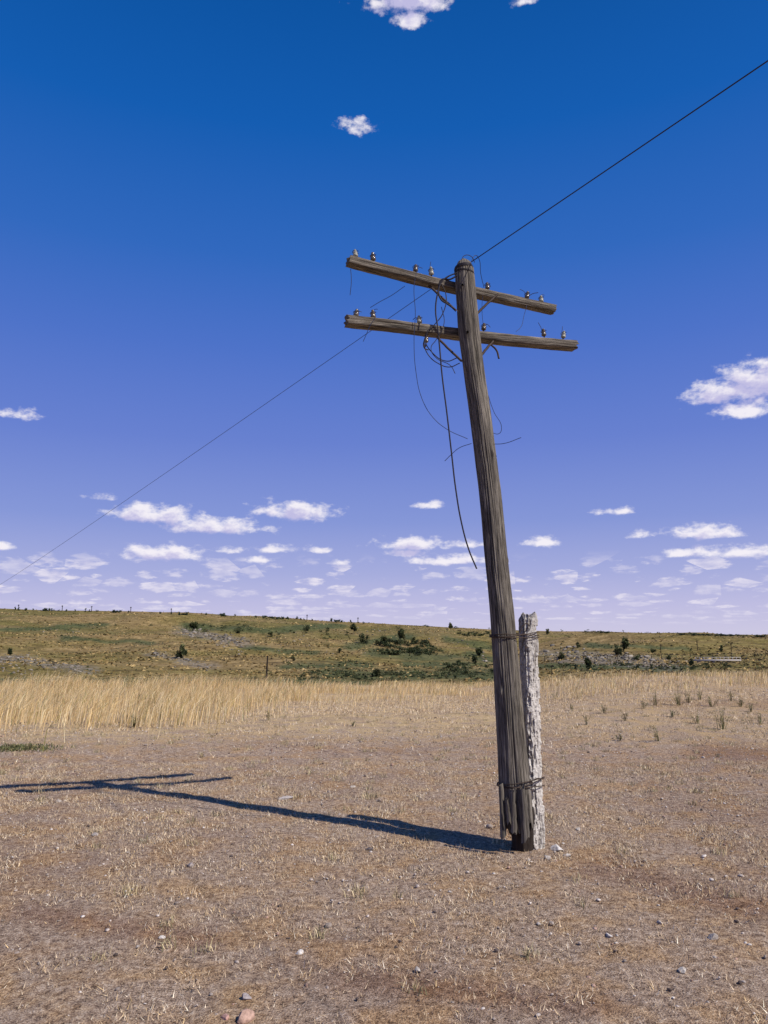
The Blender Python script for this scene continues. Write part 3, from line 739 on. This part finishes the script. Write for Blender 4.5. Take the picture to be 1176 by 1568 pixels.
# ---- sun, sky -----------------------------------------------------------------------------------
EL=math.radians(46);AZ=math.atan2(.85,-.52)
sun=bpy.data.lights.new('sun','SUN');sun.energy=5.0;sun.angle=math.radians(.5);sun.color=(1,.945,.86)
so=link(bpy.data.objects.new('sun',sun))
dv=Vector((-math.sin(AZ)*math.cos(EL),-math.cos(AZ)*math.cos(EL),-math.sin(EL)))
so.rotation_euler=dv.to_track_quat('-Z','Y').to_euler();so.location=(10,-8,20)
w=bpy.data.worlds.new('World');scene.world=w;w.use_nodes=True;nt=w.node_tree;k=NB(nt);bg=nt.nodes['Background']
try:
    w.cycles.sampling_method='MANUAL';w.cycles.sample_map_resolution=256
except Exception: pass
sky=k.n('ShaderNodeTexSky',sky_type='NISHITA');sky.sun_disc=False;sky.sun_elevation=EL;sky.sun_rotation=AZ
tc=k.n('ShaderNodeTexCoord').outputs['Generated'];sx=k.n('ShaderNodeSeparateXYZ');nt.links.new(tc,sx.inputs[0])
el=k.math('ARCSINE',sx.outputs[2]);az=k.math('ARCTAN2',sx.outputs[0],sx.outputs[1])
def ed(py): return math.degrees(math.atan((784-py)/F)+PITCH)
grad=k.ramp(k.math('DIVIDE',el,math.radians(60),clamp=True),[(0,s2l((206,202,230)))]+[(ed(py)/60,s2l(c)) for py,c in
  ((930,(192,190,228)),(880,(166,172,222)),(800,(133,150,216)),(680,(103,128,209)),(540,(76,114,202)),(400,(46,104,192)),(200,(10,92,179)),(0,(0,82,163)))])
base=k.mix(.95,sky.outputs[0],k.vm('MULTIPLY',grad,(10,10,10)))
CL=[(620,-2,62,36,0),(628,34,26,18,.1),(660,8,30,16,.3),(808,2,22,10,.35),(548,198,30,20,.75),
(1172,585,66,36,0),(1125,602,66,26,0),(1150,628,44,20,.1),(1085,606,30,12,.3),
(240,792,62,18,0),(325,808,74,15,0),(225,782,30,12,.2),(452,786,58,18,0),(250,850,66,15,0),(155,763,24,7,.6),(28,637,38,11,.75),
(659,774,24,9,.45),(943,783,28,10,.55),(832,831,30,11,.35),(1078,818,52,14,.05),(1042,850,24,9,.3),(1132,846,60,13,.05),(985,820,20,8,.5),
(635,836,52,13,.15),(690,860,62,10,.2),(705,834,40,9,.5),(620,848,36,8,.5),(415,843,36,9,.45),(345,844,28,7,.55),(490,843,22,8,.45),(400,858,28,7,.55),(520,862,14,7,.5),(4,838,16,8,.3)]
def make_group(nm,L):
    grp=bpy.data.node_groups.new(nm,'ShaderNodeTree')
    grp.interface.new_socket('P',in_out='INPUT',socket_type='NodeSocketVector');grp.interface.new_socket('D',in_out='OUTPUT',socket_type='NodeSocketFloat')
    gk=NB(grp);gi=grp.nodes.new('NodeGroupInput');go=grp.nodes.new('NodeGroupOutput');run=None
    for px,py,wx,wy,kk in L:
        d=sight(px,py);a=math.atan2(d[0],d[1]);e=math.asin(d[2]/np.linalg.norm(d))
        hyp=math.hypot(d[0],d[1]);W=wx/F/hyp*1.02;Hh=wy/F/np.linalg.norm(d)
        q=gk.vm('MULTIPLY_ADD',gi.outputs[0],(1/W,1/Hh,0),(-a/W,-e/Hh,kk))
        q=gk.vm('LENGTH',gk.vm('MAXIMUM',q,gk.vm('MULTIPLY',q,(-1,-1.9,0))))
        run=q if run is None else gk.math('MINIMUM',run,q)
    grp.links.new(run,go.inputs[0]);return grp
G1=make_group('cloud_field',CL)
G2=make_group('cloud_shade_field',[c for c in CL if c[2]>=50 and c[4]<.3])
cmb=k.n('ShaderNodeCombineXYZ');nt.links.new(az,cmb.inputs[0]);nt.links.new(el,cmb.inputs[1]);p0=cmb.outputs[0]
pn=k.vm('MULTIPLY',p0,(1,1.7,1))
nz=k.noise(pn,38,6,.62)
def field(g_,p):
    g=k.n('ShaderNodeGroup');g.node_tree=g_;nt.links.new(p,g.inputs[0]);return g.outputs[0]
dist=k.math('ADD',field(G1,p0),k.math('MULTIPLY',k.math('SUBTRACT',nz,.5),3.0))
den=k.mr(dist,1.28,.34,0,1,True)
dist2=k.math('ADD',field(G2,k.vm('ADD',p0,(.006,.010,0))),k.math('MULTIPLY',k.math('SUBTRACT',k.noise(k.vm('ADD',pn,(.005,.012,0)),38,4,.6),.5),3.0))
shade=k.mr(dist2,1.25,.20,0,1,True)
# low puffs: rows of small flat-bottomed cumulus that get smaller towards the horizon
eld=k.math('MULTIPLY',el,57.2958)
rowv=k.math('DIVIDE',.60,k.math('ADD',k.math('MAXIMUM',el,0.0),.035))
pc_=k.n('ShaderNodeCombineXYZ');nt.links.new(k.math('MULTIPLY',az,24.0),pc_.inputs[0]);nt.links.new(k.math('MULTIPLY',rowv,1.15),pc_.inputs[1])
bn=k.noise(k.vm('MULTIPLY',p0,(50,160,1)),1,4,.6)
vo=k.n('ShaderNodeTexVoronoi');vo.voronoi_dimensions='2D';nt.links.new(pc_.outputs[0],vo.inputs['Vector']);vo.inputs['Scale'].default_value=1.0
vc=k.n('ShaderNodeSeparateColor');nt.links.new(vo.outputs['Color'],vc.inputs[0])
pv=k.math('ADD',vo.outputs['Distance'],k.math('MULTIPLY',k.math('SUBTRACT',bn,.5),1.5))
rad_=k.mr(vc.outputs[0],.10,1.0,.08,.72)
bden=k.math('MULTIPLY',k.mr(k.math('SUBTRACT',rad_,pv),-.05,.32,0,1,True),k.math('MULTIPLY',k.mr(eld,.2,1.0,0,1,True),k.mr(eld,6.0,4.4,0,1,True)))
bden=k.math('MULTIPLY',bden,k.math('MULTIPLY',k.mr(vc.outputs[1],0,1,.35,.85),k.mr(eld,0.5,3.0,.65,1.0)))
hz=k.mix(bden,base,k.mix(k.mr(bn,.35,.6),tuple(10*c for c in s2l((240,234,245))),tuple(10*c for c in s2l((204,202,230)))))
cc=k.mix(shade,tuple(10*c for c in s2l((248,243,249))),tuple(10*c for c in s2l((196,192,228))))
fin=k.mix(k.math('MULTIPLY',den,.94),hz,cc)
nt.links.new(fin,bg.inputs[0]);bg.inputs[1].default_value=.1
# ---- camera ------------------------------------------------------------------------------------
cam=bpy.data.cameras.new('camera');cam.sensor_fit='VERTICAL';cam.sensor_height=36;cam.sensor_width=27;cam.lens=36*F/1568
cam.clip_start=.05;cam.clip_end=9000
co_=link(bpy.data.objects.new('camera',cam));co_.location=(0,0,CH);co_.rotation_euler=(math.radians(90)+PITCH,0,0)
scene.camera=co_
scene.view_settings.view_transform='Standard';scene.view_settings.look='None';scene.view_settings.exposure=0
